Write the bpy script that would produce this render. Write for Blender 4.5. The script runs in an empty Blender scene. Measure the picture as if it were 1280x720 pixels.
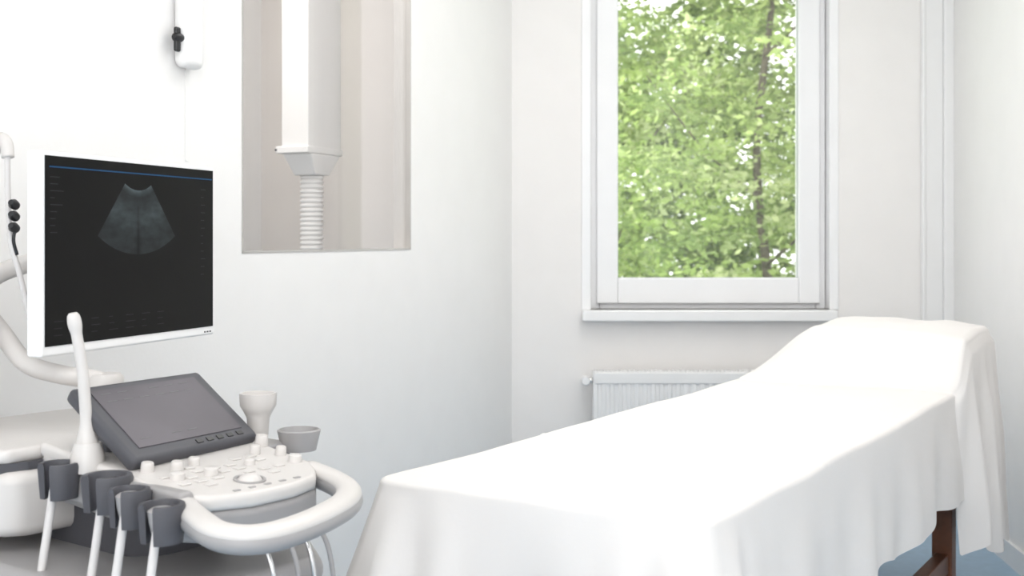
import bpy, bmesh, math, random
from mathutils import Vector, Matrix, noise
random.seed(7)
scene = bpy.context.scene
COL = scene.collection
R = math.radians

# ---------------------------------------------------------------- materials
def mat(name, col, rough=0.5, metal=0.0, var=0.03, nscale=8.0, bump=0.0, bscale=60.0, emis=None, estr=0.0, coat=0.0, sheen=0.0, spec=0.5):
    m = bpy.data.materials.new(name); m.use_nodes = True
    nt = m.node_tree; b = nt.nodes['Principled BSDF']
    b.inputs['Roughness'].default_value = rough
    b.inputs['Metallic'].default_value = metal
    b.inputs['Coat Weight'].default_value = coat
    b.inputs['Sheen Weight'].default_value = sheen
    b.inputs['Specular IOR Level'].default_value = spec
    tc = nt.nodes.new('ShaderNodeTexCoord')
    n = nt.nodes.new('ShaderNodeTexNoise'); n.inputs['Scale'].default_value = nscale
    n.inputs['Detail'].default_value = 4
    nt.links.new(tc.outputs['Object'], n.inputs['Vector'])
    r = nt.nodes.new('ShaderNodeValToRGB')
    r.color_ramp.elements[0].position = .3; r.color_ramp.elements[1].position = .7
    r.color_ramp.elements[0].color = [max(0, c*(1-var)) for c in col] + [1]
    r.color_ramp.elements[1].color = [min(1, c*(1+var)) for c in col] + [1]
    nt.links.new(n.outputs['Fac'], r.inputs['Fac'])
    nt.links.new(r.outputs['Color'], b.inputs['Base Color'])
    if bump > 0:
        n2 = nt.nodes.new('ShaderNodeTexNoise'); n2.inputs['Scale'].default_value = bscale
        n2.inputs['Detail'].default_value = 5
        nt.links.new(tc.outputs['Object'], n2.inputs['Vector'])
        bp = nt.nodes.new('ShaderNodeBump'); bp.inputs['Strength'].default_value = bump
        bp.inputs['Distance'].default_value = .01
        nt.links.new(n2.outputs['Fac'], bp.inputs['Height'])
        nt.links.new(bp.outputs['Normal'], b.inputs['Normal'])
    if emis:
        b.inputs['Emission Color'].default_value = list(emis) + [1]
        b.inputs['Emission Strength'].default_value = estr
    return m

M_wall  = mat('wall_paint', (.89,.88,.87), .6, var=.01, bump=.03, bscale=90)
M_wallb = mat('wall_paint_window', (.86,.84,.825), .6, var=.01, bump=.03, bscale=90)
M_ceil  = mat('ceiling_paint', (.88,.88,.87), .7, var=.01)
M_floor = mat('blue_vinyl', (.32,.46,.60), .35, var=.06, nscale=30)
M_white = mat('white_gloss', (.87,.87,.87), .3, var=.01)
M_frame = mat('window_pvc', (.89,.89,.90), .3, var=.01)
M_gask  = mat('gasket', (.5,.51,.52), .6)
M_rad   = mat('radiator_enamel', (.84,.84,.84), .3, var=.01)
M_chrome= mat('chrome', (.7,.7,.7), .2, 1.0)
M_plas  = mat('machine_white', (.62,.595,.575), .38, var=.015)
M_plas2 = mat('machine_grey', (.33,.32,.32), .42, var=.02)
M_dark  = mat('machine_dark', (.075,.075,.085), .5, var=.05, spec=.35)
M_black = mat('black_plastic', (.012,.012,.014), .35)
M_screen= mat('screen_glass', (.004,.004,.004), .35, spec=.12)
M_touch = mat('touch_glass', (.07,.062,.075), .3, var=.2, nscale=5, spec=.35, emis=(.5,.45,.55), estr=.02)
M_ui    = mat('screen_ui', (.02,.02,.02), .5, emis=(.35,.4,.5), estr=.035, spec=.1)
M_blue  = mat('screen_blue', (.01,.02,.05), .5, emis=(.05,.35,.8), estr=.16, spec=.1)
M_tui   = mat('touch_ui', (.1,.1,.1), .5, emis=(.6,.58,.65), estr=.12)
M_linen = mat('linen', (.775,.75,.73), .85, var=.012, nscale=3, bump=.14, bscale=14, sheen=.05)
M_wood  = mat('dark_wood', (.15,.055,.025), .4, var=.35, nscale=14)
M_matt  = mat('vinyl_mattress', (.7,.68,.65), .5)
M_beige = mat('beige_wall', (.64,.605,.575), .7, var=.01)
M_beige2= mat('beige_dimmed', (.46,.435,.41), .7, var=.01)  # beige darkened to offset the light falling on the reveal
M_duct  = mat('duct_white', (.80,.79,.78), .4, var=.01)
M_cable = mat('cable_white', (.62,.60,.59), .4)
M_bark  = mat('bark', (.10,.085,.06), .9, var=.4, nscale=20)
M_lawn  = mat('lawn', (.12,.28,.05), .9, var=.4, nscale=4)
M_red   = mat('red_plastic', (.4,.05,.04), .4)
M_lamp  = mat('lamp_diffuser', (.9,.9,.9), .5, emis=(1,.98,.95), estr=1.5)

def fan_mat():
    m = mat('ultrasound_image', (.01,.01,.01), .5, spec=.1)
    nt = m.node_tree; b = nt.nodes['Principled BSDF']
    tc = nt.nodes.new('ShaderNodeTexCoord')
    mp = nt.nodes.new('ShaderNodeMapping'); mp.inputs['Scale'].default_value = (14,14,30)
    n = nt.nodes.new('ShaderNodeTexNoise'); n.inputs['Scale'].default_value = 2.2; n.inputs['Detail'].default_value = 8
    nt.links.new(tc.outputs['Object'], mp.inputs['Vector']); nt.links.new(mp.outputs['Vector'], n.inputs['Vector'])
    at = nt.nodes.new('ShaderNodeAttribute'); at.attribute_name = 'glow'
    mu = nt.nodes.new('ShaderNodeMath'); mu.operation = 'MULTIPLY'
    nt.links.new(n.outputs['Fac'], mu.inputs[0]); nt.links.new(at.outputs['Fac'], mu.inputs[1])
    b.inputs['Emission Color'].default_value = (.6,.78,.85,1)
    nt.links.new(mu.outputs[0], b.inputs['Emission Strength'])
    return m
M_fan = fan_mat()

def glass_mat(name, f=.05):
    m = bpy.data.materials.new(name); m.use_nodes = True
    nt = m.node_tree; nt.nodes.clear()
    o = nt.nodes.new('ShaderNodeOutputMaterial'); mx = nt.nodes.new('ShaderNodeMixShader')
    t = nt.nodes.new('ShaderNodeBsdfTransparent'); g = nt.nodes.new('ShaderNodeBsdfGlossy')
    g.inputs['Roughness'].default_value = .02
    mx.inputs[0].default_value = f
    nt.links.new(t.outputs[0], mx.inputs[1]); nt.links.new(g.outputs[0], mx.inputs[2]); nt.links.new(mx.outputs[0], o.inputs[0])
    return m
M_glass = glass_mat('pane_glass')

def leaf_mat(name, c):
    m = bpy.data.materials.new(name); m.use_nodes = True
    nt = m.node_tree; nt.nodes.clear()
    o = nt.nodes.new('ShaderNodeOutputMaterial'); mx = nt.nodes.new('ShaderNodeMixShader')
    d = nt.nodes.new('ShaderNodeBsdfDiffuse'); t = nt.nodes.new('ShaderNodeBsdfTranslucent')
    n = nt.nodes.new('ShaderNodeTexNoise'); n.inputs['Scale'].default_value = 1.5
    r = nt.nodes.new('ShaderNodeValToRGB')
    r.color_ramp.elements[0].position = .35; r.color_ramp.elements[1].position = .65
    r.color_ramp.elements[0].color = [x*.6 for x in c]+[1]; r.color_ramp.elements[1].color = [min(1,x*1.25) for x in c]+[1]
    nt.links.new(n.outputs['Fac'], r.inputs['Fac'])
    nt.links.new(r.outputs[0], d.inputs[0]); nt.links.new(r.outputs[0], t.inputs[0])
    mx.inputs[0].default_value = .4
    nt.links.new(d.outputs[0], mx.inputs[1]); nt.links.new(t.outputs[0], mx.inputs[2]); nt.links.new(mx.outputs[0], o.inputs[0])
    return m
M_leaf = [leaf_mat('leaf_a', (.44,.55,.21)), leaf_mat('leaf_b', (.28,.37,.14)), leaf_mat('leaf_c', (.60,.68,.36))]

# ---------------------------------------------------------------- helpers
def empty(name, loc=(0,0,0), rz=0):
    e = bpy.data.objects.new(name, None); e.location = loc; e.rotation_euler = (0,0,rz)
    e.empty_display_size = .1; COL.objects.link(e); return e

def mesh(name, verts, faces, m, parent=None, smooth=False, bevel=0, loc=None, rot=None, weld=False):
    me = bpy.data.meshes.new(name); me.from_pydata([tuple(v) for v in verts], [], faces); me.update()
    bm = bmesh.new(); bm.from_mesh(me)
    if weld: bmesh.ops.remove_doubles(bm, verts=bm.verts, dist=1e-5)
    bmesh.ops.recalc_face_normals(bm, faces=bm.faces); bm.to_mesh(me); bm.free()
    if isinstance(m, (list,tuple)):
        for q in m: me.materials.append(q)
    else: me.materials.append(m)
    o = bpy.data.objects.new(name, me); COL.objects.link(o)
    if parent: o.parent = parent
    if loc: o.location = loc
    if rot: o.rotation_euler = rot
    if smooth:
        for p in me.polygons: p.use_smooth = True
    if bevel:
        bv = o.modifiers.new('bev','BEVEL'); bv.width = bevel; bv.segments = 3; bv.limit_method = 'ANGLE'
        bv.angle_limit = R(40)
        for p in me.polygons: p.use_smooth = True
        wn = o.modifiers.new('wn','WEIGHTED_NORMAL'); wn.keep_sharp = True
    return o

def boxvf(lo, hi, off=0):
    x0,y0,z0 = lo; x1,y1,z1 = hi
    v = [(x0,y0,z0),(x1,y0,z0),(x1,y1,z0),(x0,y1,z0),(x0,y0,z1),(x1,y0,z1),(x1,y1,z1),(x0,y1,z1)]
    f = [(0,3,2,1),(4,5,6,7),(0,1,5,4),(1,2,6,5),(2,3,7,6),(3,0,4,7)]
    return v, [tuple(i+off for i in q) for q in f]

def boxes(name, lst, m, parent=None, bevel=0, loc=None, rot=None):
    V, F = [], []
    for lo, hi in lst:
        v, f = boxvf(lo, hi, len(V)); V += v; F += f
    return mesh(name, V, F, m, parent, bevel=bevel, loc=loc, rot=rot)

def smoothpts(pts, n=8):
    P = [Vector(p) for p in pts]; P = [P[0]*2-P[1]] + P + [P[-1]*2-P[-2]]
    out = []
    for i in range(1, len(P)-2):
        a,b,c,d = P[i-1],P[i],P[i+1],P[i+2]
        for k in range(n):
            t = k/n
            out.append(.5*((2*b)+(c-a)*t+(2*a-5*b+4*c-d)*t*t+(3*b-a-3*c+d)*t**3))
    out.append(P[-2]); return out

def tube(name, pts, r, m, parent=None, seg=12, n=8, flat=1.0, smooth=True, radii=None):
    P = smoothpts(pts, n) if n > 1 else [Vector(p) for p in pts]
    V, F = [], []
    up = Vector((0,0,1)); prev = None
    for i, p in enumerate(P):
        t = (P[min(i+1,len(P)-1)]-P[max(i-1,0)]).normalized()
        if prev is None:
            a = t.cross(up)
            if a.length < .05: a = t.cross(Vector((1,0,0)))
        else: a = prev - t*prev.dot(t)
        a.normalize(); b = t.cross(a); prev = a
        rr = r if radii is None else radii(i/(len(P)-1))
        for k in range(seg):
            an = 2*math.pi*k/seg
            V.append(p + a*math.cos(an)*rr + b*math.sin(an)*rr*flat)
    for i in range(len(P)-1):
        for k in range(seg):
            F.append((i*seg+k, i*seg+(k+1)%seg, (i+1)*seg+(k+1)%seg, (i+1)*seg+k))
    F.append(tuple(range(seg))); F.append(tuple((len(P)-1)*seg+k for k in range(seg)))
    return mesh(name, V, F, m, parent, smooth=smooth)

def lathe(name, prof, m, parent=None, loc=(0,0,0), rot=None, seg=32, a0=0, a1=360, closed=False, bevel=0):
    full = abs(a1-a0) >= 360; n = seg if full else seg+1
    V, F = [], []
    for k in range(n):
        a = R(a0+(a1-a0)*k/seg)
        for r,z in prof: V.append((r*math.cos(a), r*math.sin(a), z))
    L = len(prof)
    for k in range(seg):
        k2 = (k+1) % n
        for j in range(L if closed else L-1):
            j2 = (j+1) % L
            F.append((k*L+j, k2*L+j, k2*L+j2, k*L+j2))
    if not full and closed:
        F.append(tuple(range(L))); F.append(tuple((n-1)*L+j for j in range(L)))
    o = mesh(name, V, F, m, parent, smooth=True, loc=loc, rot=rot, weld=True)
    md = o.modifiers.new('es','EDGE_SPLIT'); md.split_angle = R(42)
    return o

def prism(name, poly, z0, z1, m, parent=None, bevel=0, zfun=None):
    n = len(poly); V = [(x,y,z0 if not callable(z0) else z0(x,y)) for x,y in poly] + [(x,y,(z1 if not zfun else zfun(x,y))) for x,y in poly]
    F = [tuple(range(n)), tuple(range(n,2*n))] + [(i,(i+1)%n,n+(i+1)%n,n+i) for i in range(n)]
    return mesh(name, V, F, m, parent, bevel=bevel)

def sstep(t):
    t = max(0, min(1, t)); return t*t*(3-2*t)

# ---------------------------------------------------------------- room shell
H = 2.8
WL = R(-21.8)          # left wall frame: local +X into room, +Y towards window corner
OY0, OY1, OZ0, OZ1 = -1.94, -.94, 1.108, 2.25
wl = boxes('wall_left', [((-.06,-6.9,0),(0,OY0,H)), ((-.06,OY1,0),(0,0.0,H)),
      ((-.06,OY0,0),(0,OY1,OZ0)), ((-.06,OY0,OZ1),(0,OY1,H))], M_wall, loc=(0,5,0), rot=(0,0,WL))
WX0, WX1, WZ0, WZ1 = .325, 1.325, .85, 2.45
boxes('wall_back', [((-.12,5,0),(WX0,5.3,H)), ((WX1,5,0),(2.1,5.3,H)), ((WX0,5,0),(WX1,5.3,WZ0)), ((WX0,5,WZ1),(WX1,5.3,H))], M_wallb)
ang = math.atan(.1)
boxes('wall_right', [((0,-6.4,0),(.15,0.0,H))], M_wall, loc=(1.833,5,0), rot=(0,0,-ang))
# wall behind the camera; its window is added to carry a fill light
FX0, FX1, FZ0, FZ1 = -1.5, .7, .85, 2.5
boxes('wall_front', [((-2.9,-1.4,0),(FX0,-1.25,H)), ((FX1,-1.4,0),(1.5,-1.25,H)), ((FX0,-1.4,0),(FX1,-1.25,FZ0)), ((FX0,-1.4,FZ1),(FX1,-1.25,H))], M_wall)
def poly_slab(name, z0, z1, m):
    prism(name, [(-2.75,-1.4),(1.45,-1.4),(2.1,5.3),(-.1,5.3)], z0, z1, m)
poly_slab('floor', -.08, 0, M_floor)
poly_slab('ceiling', H, H+.1, M_ceil)
boxes('baseboard_left', [((0,-6.3,0),(.012,-.02,.08))], M_white, loc=(0,5,0), rot=(0,0,WL))
boxes('baseboard_back', [((.02,4.988,0),(1.80,5,.08))], M_white)
boxes('baseboard_right', [((-.012,-6.1,0),(0,-.02,.08))], M_white, loc=(1.833,5,0), rot=(0,0,-ang))
boxes('trim_1', [((1.700,4.970,0),(1.715,5,H)), ((1.715,4.980,0),(1.79,5,H)), ((1.79,4.970,0),(1.832,5,H))], M_white, bevel=.004)

# ---------------------------------------------------------------- window
win = empty('window_1', (0,0,0))
yf = 5.06
def frame(name, x0,x1,z0,z1, w, y0,y1, m, bev=.006, wb=None, par=None):
    wb = wb or w
    return boxes(name, [((x0,y0,z0),(x0+w,y1,z1)), ((x1-w,y0,z0),(x1,y1,z1)), ((x0+w,y0,z0),(x1-w,y1,z0+wb)), ((x0+w,y0,z1-w),(x1-w,y1,z1))], m, par or win, bevel=bev)
frame('outer_frame', WX0+.003, WX1-.003, WZ0, WZ1, .042, yf, yf+.07, M_frame)
frame('sash', WX0+.030, WX1-.030, WZ0+.022, WZ1-.035, .09, yf-.02, yf+.05, M_frame, wb=.108)
frame('gasket', WX0+.117, WX1-.117, WZ0+.127, WZ1-.117, .005, yf-.005, yf+.02, M_gask, bev=0)
boxes('glass', [((WX0+.12,yf+.01,WZ0+.12),(WX1-.12,yf+.016,WZ1-.12))], M_glass, win)
boxes('casing', [((WX0-.035,4.993,WZ0),(WX0+.003,yf-.001,WZ1)), ((WX1-.003,4.993,WZ0),(WX1+.035,yf-.001,WZ1))], M_frame, win, bevel=.003)
boxes('window_sill', [((WX0-.035,4.93,WZ0-.045),(WX1+.015,yf,WZ0))], M_white, win, bevel=.006)
w3 = empty('added_window', (0,0,0))  # added window behind the camera, houses the fill lamp
frame('outer_frame', FX0, FX1, FZ0, FZ1, .07, -1.36, -1.29, M_frame, par=w3)
boxes('mullion', [((-.44,-1.36,FZ0+.07),(-.36,-1.29,FZ1-.07))], M_frame, w3)
boxes('glass', [((FX0+.07,-1.33,FZ0+.07),(FX1-.07,-1.324,FZ1-.07))], M_glass, w3)

# ---------------------------------------------------------------- radiator
rad = empty('radiator', (0,0,0))
rx0, rx1, rz0, rz1 = .335, 1.45, .12, .605
ry = 4.88
V, F = [], []
xs = []
x = rx0
pitch = .0335
while x < rx1-.001:
    for dx, dy in ((0,0),(.012,0),(.016,.006),(.028,.006),(.032,0)):
        if x+dx < rx1: xs.append((x+dx, ry+dy))
    x += pitch
for (x,y) in xs:
    V += [(x,y+.0,rz0+.03),(x,y,rz1-.045)]
for i in range(len(xs)-1): F.append((2*i,2*i+2,2*i+3,2*i+1))
mesh('ribbed_front', V, F, M_rad, rad)
boxes('front_rails', [((rx0,ry-.003,rz1-.05),(rx1,ry+.012,rz1-.004)), ((rx0,ry-.003,rz0),(rx1,ry+.012,rz0+.035))], M_rad, rad, bevel=.004)
boxes('back_panel', [((rx0,ry+.06,rz0),(rx1,ry+.075,rz1-.01)), ((rx0-.004,ry,rz0),(rx0,ry+.08,rz1)), ((rx1,ry,rz0),(rx1+.004,ry+.08,rz1))], M_rad, rad)
boxes('top_grille', [((rx0,ry+.008,rz1-.004),(rx1,ry+.016,rz1)), ((rx0,ry+.06,rz1-.004),(rx1,ry+.072,rz1))] +
      [((rx0+i*.018,ry+.016,rz1-.004),(rx0+i*.018+.007,ry+.06,rz1)) for i in range(61)], M_rad, rad)
boxes('wall_brackets', [((rx0+.15,ry+.075,.2),(rx0+.18,5,.5)), ((rx1-.18,ry+.075,.2),(rx1-.15,5,.5))], M_rad, rad)
tube('valve_pipe', [(rx0+.01,ry+.04,.565),(rx0-.035,ry+.04,.565)], .011, M_chrome, rad, n=1)
lathe('thermostat_head', [(0,0),(.014,0),(.020,.006),(.020,.028),(.015,.036),(0,.036)], M_white, rad, loc=(rx0-.035,ry+.04,.565), rot=(R(90),0,0), seg=20)
lathe('valve_collar', [(0,0),(.013,0),(.013,.012),(0,.012)], M_chrome, rad, loc=(rx0-.022,ry+.04,.565), rot=(0,R(90),0), seg=20)
tube('supply_pipe', [(rx0-.035,ry+.04,.565),(rx0-.035,ry+.09,.56),(rx0-.035,5.0,.56)], .009, M_white, rad)

# ---------------------------------------------------------------- room behind the pass-through window
ax0, ax1, ay0, ay1 = -1.10, -.06, -2.9, -.19
boxes('wall_annex', [((ax0-.06,ay0,0),(ax0,ay1,H)), ((ax0-.06,ay0-.06,0),(ax1,ay0,H))], M_wall, loc=(0,5,0), rot=(0,0,WL))
boxes('wall_annex_end', [((ax0-.06,ay1,0),(ax1,ay1+.06,H))], M_beige, loc=(0,5,0), rot=(0,0,WL))
boxes('floor_annex', [((ax0,ay0,-.05),(ax1,ay1,0))], M_floor, loc=(0,5,0), rot=(0,0,WL))
boxes('ceiling_annex', [((ax0,ay0,H),(ax1,ay1,H+.05))], M_ceil, loc=(0,5,0), rot=(0,0,WL))
iw = empty('window_2', (0,5,0), WL)
boxes('glass', [((-.012,OY0,OZ0),(-.008,OY1,OZ1))], M_glass, iw)
boxes('added_reveal_cover', [((-.062,OY1-.004,OZ0),(-.013,OY1+.0,OZ1)), ((-.062,OY0,OZ0),(-.013,OY0+.004,OZ1)), ((-.062,OY0,OZ0),(-.013,OY1,OZ0+.004))], M_beige2, iw)  # cover added over the reveal, coloured darker to subdue its bright face
boxes('edge_strip', [((-.014,OY0,OZ0-.0),(.002,OY0+.005,OZ1)), ((-.014,OY1-.005,OZ0),(.002,OY1,OZ1)), ((-.014,OY0,OZ0),(.002,OY1,OZ0+.006)), ((-.014,OY0,OZ1-.005),(.002,OY1,OZ1))], mat('edge_metal',(.5,.48,.46),.4,.3), iw)
du = empty('ventilation_duct', (0,5,0), WL)
dx, dy = -.44, -.86
boxes('square_duct', [((dx-.055,dy-.115,1.47),(dx+.055,dy+.115,H))], M_duct, du, bevel=.004)
boxes('flange', [((dx-.075,dy-.125,1.45),(dx+.06,dy+.12,1.475))], M_duct, du, bevel=.004)
v = []
for (hx,hy,z) in ((.06,.105,1.45),(.045,.05,1.375)):
    v += [(dx-hx,dy-hy,z),(dx+hx,dy-hy,z),(dx+hx,dy+hy,z),(dx-hx,dy+hy,z)]
mesh('taper', v, [(0,1,2,3),(4,5,6,7),(0,1,5,4),(1,2,6,5),(2,3,7,6),(3,0,4,7)], M_duct, du, bevel=.006)
prof = [(0,0)]
for i in range(37):
    prof += [(.036,i*.017),(.043,i*.017+.005),(.043,i*.017+.010),(.036,i*.017+.015)]
prof += [(0,37*.017)]
lathe('corrugated_hose', prof, M_duct, du, loc=(dx,dy,1.378-37*.017), seg=28)
boxes('screw', [((dx-.075,dy-.128,1.458),(dx-.068,dy-.12,1.466))], M_dark, du)

# ---------------------------------------------------------------- wall dispenser on left wall
wd = empty('wall_dispenser', (0,5,0), WL)
boxes('housing', [((0,-2.235,1.565),(.045,-2.155,2.05))], M_wall, wd, bevel=.02)
lathe('dark_knob', [(0,0),(.010,0),(.012,.008),(.011,.022),(.006,.028),(0,.028)], M_black, wd, loc=(.026,-2.232,1.635), rot=(R(90),0,0), seg=16)
boxes('lever', [((.020,-2.256,1.60),(.032,-2.238,1.66))], M_black, wd, bevel=.005)
boxes('cable_trunking', [((0,-2.183,1.34),(.003,-2.172,1.58))], M_wall, wd, bevel=.001)

# ---------------------------------------------------------------- examination couch
W, LT, ZB = .67, 2.36, .70
BR = R(-31.7)
bed = empty('examination_couch', (-.262,2.240,0), BR)
boxes('mattress', [((.012,.012,.60),(W-.012,LT-.012,.685))], M_matt, bed, bevel=.03)
boxes('frame_rails', [((.04,.06,.52),(.08,LT-.06,.60)), ((W-.08,.06,.52),(W-.04,LT-.06,.60)), ((.08,.06,.52),(W-.08,.10,.60)), ((.08,LT-.10,.52),(W-.08,LT-.06,.60))], M_wood, bed, bevel=.004)
legs = []
for ly in (.22, 2.02):
    for lx in (.045, W-.105):
        legs.append(((lx,ly,0),(lx+.06,ly+.06,.53)))
boxes('legs', legs, M_wood, bed, bevel=.004)
boxes('stretchers', [((.055,.27,.13),(.095,2.03,.19)), ((W-.095,.27,.13),(W-.055,2.03,.19)), ((.095,2.03,.30),(W-.095,2.07,.36)), ((.095,.23,.30),(W-.095,.27,.36))], M_wood, bed, bevel=.004)

def cloth(name, X0,X1,Y0,Y1, rc, re, hfun, hemfun, offfun, m, parent, nt=34, ns=26, step=.011):
    per = []
    def seg(p, q, nx, ny):
        L = math.dist(p,q); n = max(1,int(L/step))
        for i in range(n):
            t = i/n; per.append((p[0]+(q[0]-p[0])*t, p[1]+(q[1]-p[1])*t, nx, ny))
    def arc(cx, cy, a0):
        n = max(8,int(rc*1.57/step*1.5))
        for i in range(n):
            a = a0 + (math.pi/2)*i/n
            per.append((cx+rc*math.cos(a), cy+rc*math.sin(a), math.cos(a), math.sin(a)))
    seg((X0+rc,Y0),(X1-rc,Y0),0,-1); arc(X1-rc,Y0+rc,-math.pi/2)
    seg((X1,Y0+rc),(X1,Y1-rc),1,0);  arc(X1-rc,Y1-rc,0)
    seg((X1-rc,Y1),(X0+rc,Y1),0,1);  arc(X0+rc,Y1-rc,math.pi/2)
    seg((X0,Y1-rc),(X0,Y0+rc),-1,0); arc(X0+rc,Y0+rc,math.pi)
    N = len(per); V, F = [], []
    hw = min(X1-X0, Y1-Y0)/2
    for k in range(nt+1):
        f = 1-(1-k/nt)**1.6
        for (x,y,nx,ny) in per:
            cx = min(max(x, X0+hw), X1-hw); cy = min(max(y, Y0+hw), Y1-hw)
            px, py = cx+(x-cx)*f, cy+(y-cy)*f
            e = math.dist((px,py),(x,y))
            z = hfun(px,py)
            if e < re: z -= re - math.sqrt(max(0, re*re-(re-e)**2))
            V.append((px,py,z))
    s = 0; prevp = per[-1]; S = []
    for q in per:
        s += math.dist(q[:2], prevp[:2]); prevp = q; S.append(s)
    for j in range(1, ns+1):
        t = j/ns
        for i,(x,y,nx,ny) in enumerate(per):
            z0 = hfun(x,y)-re; z1 = hemfun(x,y,S[i]); D = max(.002, z0-z1); d = D*t
            o = offfun(x,y,nx,ny,S[i],d)
            V.append((x+nx*o, y+ny*o, z0-d))
    rows = nt+ns+1
    for k in range(rows-1):
        for i in range(N):
            i2 = (i+1)%N
            F.append((k*N+i, k*N+i2, (k+1)*N+i2, (k+1)*N+i))
    o = mesh(name, V, F, m, parent, smooth=True, weld=True)
    return o

def h_main(x,y):
    n = noise.noise(Vector((x*3.1,y*2.2,1.3)))*.006 + noise.noise(Vector((x*9,y*5,4.0)))*.003
    n += .0025*math.exp(-((x-.33)/.004)**2) + .0025*math.exp(-((y-.62)/.004)**2) + .002*math.exp(-((y-1.25)/.004)**2)
    return ZB + n
def near(x,y,cx,cy,s): return math.exp(-((x-cx)**2+(y-cy)**2)/(2*s*s))
def hem_main(x,y,s):
    c = near(x,y,W,0,.10)+near(x,y,0,0,.10)
    return .39 - .10*c + .010*math.sin(s*9) + .006*math.sin(s*23+1)
def off_main(x,y,nx,ny,s,d):
    c1 = near(x,y,W,0,.11); c0 = near(x,y,0,0,.11)
    g = sstep(d/.28)
    f = .05*d
    f += g*(.010*math.sin(s*13+.6)+.006*math.sin(s*29+2.0)+.009*noise.noise(Vector((s*6,d*4,0))))
    f += (c0*.10+c1*.08)*d/.3*(1+.35*math.sin(s*55))
    return f
cloth('sheet', 0,W,0,LT-.02, .035, .013, h_main, hem_main, off_main, M_linen, bed, nt=60)

HY0 = 1.84
def h_head(x,y):
    ty = (y-HY0)/.12 - .3*max(0,(0.24-x)/.24)
    tt = max(0,min(1,ty)); front = .6*math.sin(tt*math.pi/2)+.4*sstep(tt)
    rise = .92+.10*sstep((y-HY0)/.38)
    u = max(0,min(1,(x+.01)/.23)); left = .65*u+.35*sstep(u)
    right = 1-.10*sstep((x-(W-.12))/.12)
    back = 1-.25*sstep((y-(LT-.08))/.1)
    n = noise.noise(Vector((x*5,y*5,7.3)))*.010+noise.noise(Vector((x*13,y*9,2.3)))*.005
    return ZB+.006+(.175*rise*front*left*right*back) + n*front*left
def hem_head(x,y,s):
    if y < HY0+.012 and x < W-.03: return h_head(x,y)-.03
    if x > W-.06:
        k = sstep((y-HY0)/.02)
        return (1-k)*(h_head(x,y)-.06)+k*(.225+.03*math.sin(s*11)+.02*math.sin(s*27)) if y < HY0+.02 else .225+.03*math.sin(s*11)+.02*math.sin(s*27)
    return .38+.015*math.sin(s*9)
def off_head(x,y,nx,ny,s,d):
    if y < HY0+.012 and x < W-.03: return -d*.2
    g = sstep(d/.35)
    sc = 1 if nx > .3 else .5
    return .012*sstep(d/.02)+.05*d + sc*g*(.022*math.sin(s*36+.6)+.012*math.sin(s*61+2.0)+.01*noise.noise(Vector((s*9,d*4,3))))
cloth('headrest_sheet', -.004,W+.012,HY0,LT, .04, .022, h_head, hem_head, off_head, M_linen, bed, nt=44, ns=34, step=.008)
V = []; F = []
nx_, ny_ = 16, 12
for j in range(ny_+1):
    for i in range(nx_+1):
        x = .05+(W-.1)*i/nx_; y = HY0+.05+(LT-HY0-.1)*j/ny_
        V.append((x,y,h_head(x,y)-.015 if 0 < i < nx_ and 0 < j < ny_ else .69))
for j in range(ny_):
    for i in range(nx_): F.append((j*(nx_+1)+i, j*(nx_+1)+i+1, (j+1)*(nx_+1)+i+1, (j+1)*(nx_+1)+i))
mesh('headrest_cushion', V, F, M_matt, bed, smooth=True)

# ---------------------------------------------------------------- ultrasound machine
UR = -math.atan2(.6,.8)
us = empty('ultrasound_machine', (-.430,1.635,0), UR)
zt = lambda p,q: .765-.10*p
prism('base_foot', [(-.80,-.02),(-.70,-.06),(-.15,-.06),(-.02,.02),(-.02,.36),(-.15,.44),(-.70,.44),(-.80,.40)], .07, .20, M_plas2, us, bevel=.03)
for i,(p,q) in enumerate(((-.7,.0),(-.12,.0),(-.7,.38),(-.12,.38))):
    tube('caster_%d'%(i+1), [(p,q-.02,.05),(p,q+.02,.05)], .05, M_dark, us, n=1, seg=20)
    tube('caster_stem_%d'%(i+1), [(p,q,.05),(p,q,.10)], .015, M_plas2, us, n=1)
prism('lower_body', [(-.74,.0),(-.20,.0),(-.10,.06),(-.10,.32),(-.20,.38),(-.74,.38)], .18, .60, M_plas2, us, bevel=.04)
prism('lower_body_top', [(-.78,-.05),(-.24,-.05),(-.08,.03),(-.06,.06),(-.06,.30),(-.19,.39),(-.78,.39)], .595, .645, M_plas2, us, bevel=.02)
prism('column', [(-.52,.10),(-.30,.10),(-.26,.14),(-.26,.26),(-.30,.30),(-.52,.30)], .62, .745, M_dark, us, bevel=.02)
prism('rear_housing', [(-.80,-.02),(-.47,-.02),(-.44,.02),(-.44,.36),(-.47,.39),(-.80,.39)], .67, .775, M_plas, us, bevel=.02)
prism('rear_tray', [(-.82,-.03),(-.50,-.03),(-.47,.0),(-.47,.36),(-.50,.39),(-.82,.39)], .785, .81, M_plas, us, bevel=.01)
prism('rear_gap', [(-.79,-.01),(-.48,-.01),(-.46,.03),(-.46,.35),(-.79,.38)], .772, .788, M_dark, us)
boxes('rear_drawer_slots', [((-.74,-.024,.72),(-.52,-.019,.726)), ((-.74,-.024,.745),(-.52,-.019,.751))], M_dark, us)
boxes('socket_plate', [((-.60,-.03,.685),(-.52,-.018,.725))], M_black, us, bevel=.004)
for k in range(3):
    lathe('socket_%d'%(k+1), [(0,0),(.008,0),(.009,.008),(0,.008)], M_red if k == 0 else M_chrome, us, loc=(-.585+.025*k,-.03,.705), rot=(R(90),0,0), seg=12)
outline = [(-.47,.055),(-.14,.045),(-.10,.05),(-.065,.075),(-.045,.14),(-.045,.22),(-.06,.28),(-.09,.31),(-.13,.335),(-.30,.355),(-.45,.355),(-.48,.33),(-.49,.09)]
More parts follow.
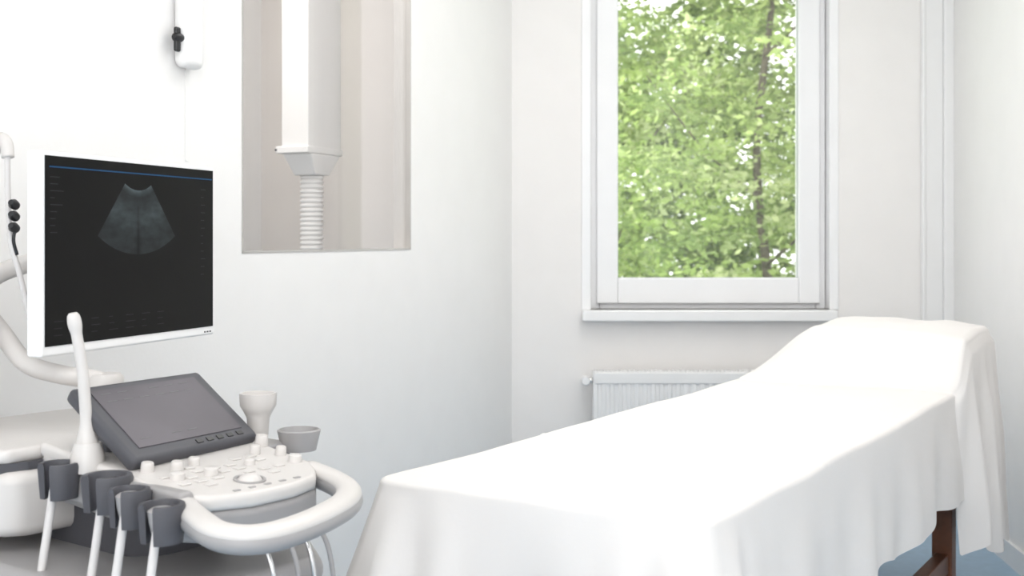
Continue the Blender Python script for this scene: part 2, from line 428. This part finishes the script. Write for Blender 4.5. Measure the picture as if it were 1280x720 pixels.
prism('panel_lower_shell', outline, lambda x,y: .70-.06*x, .0, M_plas2, us, bevel=.012, zfun=lambda x,y: zt(x,y)-.018)
prism('panel_top', outline, lambda x,y: zt(x,y)-.02, .0, M_plas, us, bevel=.008, zfun=lambda x,y: zt(x,y)+.004)
# front handle loop
hp = [(-.14,.07),(-.075,.042),(-.015,.020),(.035,.008),(.070,.020),(.086,.055),(.082,.115),(.066,.18),(.040,.245),(.0,.293),(-.055,.320),(-.13,.335)]
tube('handle_grey', [(p,q,.748-.09*p) for p,q in hp], .021, M_plas2, us, seg=18, flat=.8)
tube('handle_top', [(p-.001,q,.758-.09*p) for p,q in hp], .0198, M_plas, us, seg=18, flat=.62)
def knob(i,p,q,r,h,m=M_plas):
    z = zt(p,q)+.003
    lathe('knob_%d'%i, [(0,h),(r*.8,h),(r*.95,h*.9),(r,h*.6),(r*1.05,0)], m, us, loc=(p,q,z), rot=(0,R(5.7),0), seg=20)
ks = [(-.225,.085,.010,.016),(-.205,.125,.010,.016),(-.215,.165,.009,.014),(-.165,.095,.011,.012),(-.155,.15,.011,.013),
      (-.185,.32,.009,.016),(-.215,.29,.009,.016),(-.14,.31,.011,.013),(-.25,.335,.011,.020),(-.17,.24,.009,.010)]
for i,k in enumerate(ks): knob(i+1,*k)
tbp = -.10
lathe('trackball_ring', [(.020,0),(.025,0),(.025,.003),(.020,.003)], M_plas2, us, loc=(tbp,.18,zt(tbp,0)+.003), rot=(0,R(5.7),0), closed=True, seg=28)
lathe('trackball', [(.0001,.010),(.008,.009),(.015,.006),(.019,.0)], M_plas, us, loc=(tbp,.18,zt(tbp,0)+.004), seg=24)
keys = []
for i in range(5):
    for j in range(7):
        p = -.205+.023*i; q = .085+.031*j
        if abs(p-tbp) < .033 and abs(q-.18) < .038: continue
        if any(math.hypot(p-k[0],q-k[1]) < .017 for k in ks): continue
        if (i == 4 and j in (0,6)) or (i*3+j*5)%4 == 0: continue
        z = zt(p,q)+.004
        keys.append(((p-.007,q-.009,z-.001),(p+.007,q+.009,z+.0025)))
boxes('keys', keys, M_plas, us, bevel=.002)
boxes('small_buttons', [((-.070,.12+.03*j,zt(-.07,0)+.003),(-.063,.132+.03*j,zt(-.07,0)+.005)) for j in range(5)], M_plas2, us, bevel=.001)
# touch panel (tilted)
tp = bpy.data.objects.new('touch_panel', None); COL.objects.link(tp); tp.parent = us
tp.location = (-.262,.205,.810); tp.rotation_euler = (0, R(36), R(8))
boxes('touch_housing', [((-.165,-.142,-.018),(.012,.142,.008))], M_dark, tp, bevel=.009)
boxes('touch_screen', [((-.148,-.116,.008),(-.012,.116,.0095))], M_touch, tp)
boxes('touch_buttons', [((-.006,-.0+.024*k,.008),(.002,.013+.024*k,.0095)) for k in range(5)], M_black, tp)
boxes('touch_rows', [((-.138+.018*r_,-.10+.034*c_,.0095),(-.137+.018*r_,-.10+.034*c_+.02,.0099)) for r_ in (0,1,6) for c_ in range(6) if random.random()<.6], M_tui, tp)
prism('touch_support', [(-.43,.10),(-.345,.10),(-.345,.30),(-.43,.30)], .78, .825, M_dark, us, bevel=.01)
# transducer holders (C-shaped cups)
cupprof = [(.021,-.050),(.029,-.048),(.033,0),(.031,.006),(.025,.006),(.023,0)]
hold = [(-.345,.012,.797,.95),(-.235,.022,.79,1.15),(-.155,.004,.782,.92),(-.075,.0,.772,1.0)]
for i,(p,q,z,s) in enumerate(hold):
    o = lathe('probe_holder_%d'%(i+1), [(r*s,zz) for r,zz in cupprof], M_dark, us, loc=(p,q,z), seg=30, a0=-60, a1=240, closed=True)
boxes('holder_rail', [((-.40,.034,.735),(-.08,.062,.785))], M_plas2, us, bevel=.008)
boxes('holder_links', [((p-.012,q+.02,z-.04),(p+.012,.047,z)) for p,q,z,s in hold], M_dark, us, bevel=.004)
for i,(p,q,z,s) in enumerate(hold):
    tube('probe_cable_%d'%(i+1), [(p,q-.005,z-.01),(p+.002,q-.02,z-.09),(p+.006,q-.04,z-.20),(p+.01,q-.06,z-.40),(p-.02,q-.05,z-.50)], .0065, M_cable, us)
    if i in (2,3):
        lathe('probe_%d'%(i+1), [(0,-.045),(.012,-.045),(.018,-.02),(.020,-.004),(.014,.0),(0,.0)], M_plas2, us, loc=(p,q,z), seg=20)
bz = .79
tube('endocavity_probe', [(-.330,.052,bz),(-.330,.051,bz+.04),(-.331,.049,bz+.09),(-.333,.045,bz+.15),(-.337,.039,bz+.20),(-.341,.033,bz+.243)], .01, M_plas, us, seg=20, n=10,
     radii=lambda t: (.018 if t < .16 else .018-.008*sstep((t-.16)/.2)-.002*t if t < .85 else .0083+.0025*math.sin((t-.85)/.15*math.pi)) if t < .995 else .006)
lathe('probe_cradle', [(.016,0),(.026,0),(.026,.025),(.020,.045),(.016,.045)], M_plas, us, loc=(-.330,.052,bz-.005), closed=True, seg=24)
boxes('cradle_arm', [((-.46,.055,.785),(-.335,.115,.805))], M_plas, us, bevel=.005)
lathe('gel_cup', [(0,0),(.018,0),(.020,.03),(.026,.042),(.032,.052),(.033,.074),(.028,.074),(.026,.06),(0,.055)], M_plas, us, loc=(-.315,.385,.80), seg=28)
lathe('far_holder', [(.020,0),(.030,.0),(.038,.035),(.034,.037),(.024,.008)], M_plas2, us, loc=(-.235,.408,.778), closed=True, seg=28)
boxes('far_holder_arm', [((-.36,.33,.770),(-.24,.396,.795))], M_plas2, us, bevel=.006)
for i,(p,q) in enumerate(((-.06,.17),(-.05,.21),(-.06,.25),(-.05,.28))):
    tube('hanging_cable_%d'%(i+1), [(p-.03,q,.715),(p+.02,q,.66),(p+.03,q+.006,.52),(p+.02,q,.36),(p-.05,q,.24)], .004, M_plas2 if i%2 else M_chrome, us)
def loc(x,y,z):
    dx_, dy_ = x+.430, y-1.635
    return (.8*dx_-.6*dy_, .6*dx_+.8*dy_, z)
tube('cable_pole', [loc(-.925,2.14,.80),loc(-.925,2.14,1.325)], .008, M_plas, us, n=1)
tube('pole_hook', [loc(-.925,2.14,1.30),loc(-.905,2.12,1.325),loc(-.885,2.10,1.315),loc(-.88,2.095,1.29)], .011, M_plas, us)
tube('pole_cable', [loc(-.882,2.097,1.30),loc(-.880,2.095,1.22),loc(-.872,2.09,1.14),loc(-.86,2.10,1.08),loc(-.84,2.12,.95)], .005, M_cable, us)
tube('monitor_arm', [loc(-.98,2.22,1.02),loc(-.93,2.19,.975),loc(-.87,2.15,.925),loc(-.80,2.14,.905),loc(-.745,2.16,.893),loc(-.72,2.19,.86),loc(-.72,2.19,.80)], .017, M_plas, us, seg=16)
tube('arm_upper', [loc(-.98,2.22,1.02),loc(-.97,2.26,1.08),loc(-.85,2.33,1.12),loc(-.76,2.33,1.12)], .018, M_plas, us, seg=16)
lathe('arm_joint', [(0,0),(.032,0),(.034,.006),(.034,.022),(.028,.03),(0,.03)], M_plas, us, loc=loc(-.735,2.165,.875), seg=24)
# monitor : child empty, local X = screen normal, local Y = along screen
mo = bpy.data.objects.new('monitor', None); COL.objects.link(mo); mo.parent = us
A = Vector((-.800,2.04,0)); B = Vector((-.632,2.55,0)); C = (A+B)/2; Lm = (B-A).length; th = math.atan2((B-A).y,(B-A).x)-math.pi/2
mo.location = loc(C.x,C.y,0); mo.rotation_euler = (0,0,th-UR)
z0, z1 = .945, 1.299; hw = Lm/2
boxes('monitor_shell', [((-.032,-hw,z0),(0,hw,z1))], M_white, mo, bevel=.005)
boxes('monitor_back', [((-.06,-hw+.08,z0+.06),(-.026,hw-.08,z1-.06))], M_plas, mo, bevel=.015)
boxes('monitor_glass', [((-.001,-hw+.008,z0+.018),(.0015,hw-.009,z1-.008))], M_screen, mo)
boxes('ui_bar', [((.0014,-hw+.018,z1-.028),(.0019,hw-.014,z1-.0255))], M_blue, mo)
ui = []
for k in range(9): ui.append(((.0014,-hw+.02,z1-.045-.012*k),(.0018,-hw+.02+random.uniform(.01,.035),z1-.0435-.012*k)))
for k in range(12): ui.append(((.0014,hw-.055,z1-.05-.016*k),(.0018,hw-.055+random.uniform(.008,.02),z1-.0485-.016*k)))
for r_ in range(3):
    for c_ in range(7): ui.append(((.0014,-hw+.03+.05*c_,z0+.035+.012*r_),(.0018,-hw+.03+.05*c_+random.uniform(.01,.03),z0+.0362+.012*r_)))
boxes('ui_text', ui, M_ui, mo)
V, F, G = [], [], []
cx_, cz_ = .0, z1+.003
nr, na = 18, 30
for i in range(nr+1):
    r_ = .062+(.184-.062)*i/nr
    for j in range(na+1):
        a = R(-36+72*j/na)
        V.append((.0016, cx_+r_*math.sin(a)*1.12, cz_-r_*math.cos(a)*1.0-.0))
        t = i/nr; u = j/na
        g = .10+.6*math.exp(-(t/.05)**2)+.22*math.exp(-((t-.42)/.2)**2)+.06*(t)
        g -= .14*math.exp(-((u-.5)/.03)**2)*(t>.25)
        G.append(max(.01,g)*.34)
for i in range(nr):
    for j in range(na): F.append((i*(na+1)+j, i*(na+1)+j+1, (i+1)*(na+1)+j+1, (i+1)*(na+1)+j))
fo = mesh('ultrasound_scan', V, F, M_fan, mo)
at = fo.data.attributes.new('glow','FLOAT','POINT')
for i,g in enumerate(G): at.data[i].value = g
boxes('monitor_buttons', [((-.001,hw-.04+.01*k,z0+.006),(.001,hw-.035+.01*k,z0+.009)) for k in range(3)], M_dark, mo)
boxes('monitor_bracket', [((-.11,-.05,1.08),(-.055,.05,1.16))], M_plas, mo, bevel=.01)
for k in range(3):
    lathe('cable_clip_%d'%(k+1), [(0,0),(.008,0),(.009,.01),(.005,.018),(0,.018)], M_black, us, loc=loc(-.862,2.085,1.205-.02*k), rot=(R(70),0,R(30)), seg=14)
tube('clip_cable', [loc(-.862,2.085,1.17),loc(-.866,2.085,1.145),loc(-.862,2.09,1.12)], .003, M_black, us)

# ---------------------------------------------------------------- outdoors
boxes('lawn', [((-12,5.4,-.8),(25,45,-.7))], M_lawn)
def tree(tx, ty, th_, nclus, rad_, zlo, zhi, seed, mats=(0,0,1,2), lsz=1.0, nl=60):
    rnd = random.Random(seed)
    e = empty('tree', (tx,ty,-.69))
    tube('trunk', [(0,0,0),(.05,.03,1.2),(-.06,.05,2.6),(.08,0,4.2),(.0,.05,th_)], .09, M_bark, e, seg=10, radii=lambda t: .055-.04*t)
    for k in range(8):
        z = 1.0+rnd.random()*(th_-1.8); a = rnd.random()*6.28; l = .6+rnd.random()*.9
        tube('branch_%d'%(k+1), [(0,0,z),(math.cos(a)*l*.5,math.sin(a)*l*.5,z+.45),(math.cos(a)*l,math.sin(a)*l,z+1.1)], .03, M_bark, e, seg=6, n=5, radii=lambda t: .016-.011*t)
    V, F, mi = [], [], []
    for c in range(nclus):
        a = rnd.random()*6.28; rr = rad_*math.sqrt(rnd.random()); z = zlo+(zhi-zlo)*rnd.random()**1.35
        c0 = Vector((rr*math.cos(a), rr*math.sin(a), z)); mm = rnd.choice(mats)
        cr = rnd.uniform(.08,.24)
        for l in range(nl):
            p = c0+Vector((rnd.gauss(0,cr),rnd.gauss(0,cr),rnd.gauss(0,cr*.45)))
            n1 = Vector((rnd.gauss(0,1),rnd.gauss(0,1),rnd.gauss(0,.5))).normalized()
            n2 = n1.cross(Vector((rnd.gauss(0,1),rnd.gauss(0,1),rnd.gauss(0,1)))).normalized()
            sz = rnd.uniform(.025,.045)*lsz; b = len(V)
            if p.z < .12: p.z = .12
            V += [p-n1*sz, p+n2*sz*.5, p+n1*sz, p-n2*sz*.5]; F.append((b,b+1,b+2,b+3)); mi.append(mm if rnd.random()<.8 else rnd.randrange(3))
    me = bpy.data.meshes.new('leaves'); me.from_pydata([tuple(v) for v in V], [], F); me.update()
    for m in M_leaf: me.materials.append(m)
    me.polygons.foreach_set('material_index', mi)
    o = bpy.data.objects.new('leaves', me); COL.objects.link(o); o.parent = e
tree(2.15, 10.2, 6.2, 310, 1.7, .6, 6.0, 1, (0,0,1,2), 1.15)
tree(3.9, 11.5, 6.5, 280, 2.0, .6, 6.2, 2)
tree(.6, 11.0, 6.5, 300, 1.9, .6, 6.2, 3, (0,0,1,2), 1.15)
tree(2.9, 14.0, 6.5, 400, 2.4, .4, 5.0, 4, (0,1,1), 1.9)
tree(.8, 15.0, 6.5, 360, 2.4, .4, 4.6, 5, (0,1,1), 1.9)

# ---------------------------------------------------------------- lighting
w = bpy.data.worlds.new('overcast_sky'); scene.world = w; w.use_nodes = True
bg = w.node_tree.nodes['Background']; bg.inputs['Color'].default_value = (.98,.99,1,1); bg.inputs['Strength'].default_value = 2.6
def area(par, locv, sx, sy, e, col, rot=(0,0,0), name='tube'):
    l = bpy.data.lights.new(name, 'AREA'); l.shape = 'RECTANGLE'; l.size = sx; l.size_y = sy; l.energy = e; l.color = col
    lo = bpy.data.objects.new(name, l); COL.objects.link(lo); lo.parent = par; lo.location = locv; lo.rotation_euler = rot
def lampfix(x,y,sx,sy,e,z=H-.03, rz=0, name='ceiling_light'):
    f = empty(name, (x,y,0), rz)
    boxes('housing', [((-sx/2-.02,-sy/2-.02,z),(sx/2+.02,sy/2+.02,z+.03))], M_lamp, f, bevel=.004)
    area(f, (0,0,z-.01), sx, sy, e, (1,.97,.94))
lampfix(-.1,.4,1.5,1.5,16)
lampfix(.6,3.2,1.3,1.6,12)
nx0 = Vector((math.cos(WL),math.sin(WL),0)); ny0 = Vector((-math.sin(WL),math.cos(WL),0))
pc = Vector((0,5,0))+nx0*(-.6)+ny0*(-1.6)
lampfix(pc.x,pc.y,.5,1.2,18, rz=WL)  # unseen lamp added to brighten the annex
# fill lamp at the added window, brightens surfaces facing the camera
area(w3, ((FX0+FX1)/2,-1.27,(FZ0+FZ1)/2), FX1-FX0-.1, FZ1-FZ0-.1, 32, (1,.98,.965), (R(90),0,0), 'fill_light')
sun = bpy.data.lights.new('sun','SUN'); sun.energy = 4.0; sun.angle = R(3); sun.color = (1,.96,.88)
so = bpy.data.objects.new('sun', sun); COL.objects.link(so)
so.rotation_euler = Vector((.9,.35,-1)).to_track_quat('-Z','Y').to_euler()

# ---------------------------------------------------------------- camera
cam = bpy.data.cameras.new('camera'); co = bpy.data.objects.new('camera', cam); COL.objects.link(co)
co.location = (0,0,1.15); co.rotation_euler = (R(90),0,0)
cam.sensor_width = 36; cam.lens = 1500/1280*36; cam.shift_y = -63/1280
cam.clip_start = .05
cam.dof.use_dof = True; cam.dof.focus_distance = 2.5; cam.dof.aperture_fstop = 5.6
scene.camera = co
scene.view_settings.view_transform = 'Standard'
scene.view_settings.exposure = 0
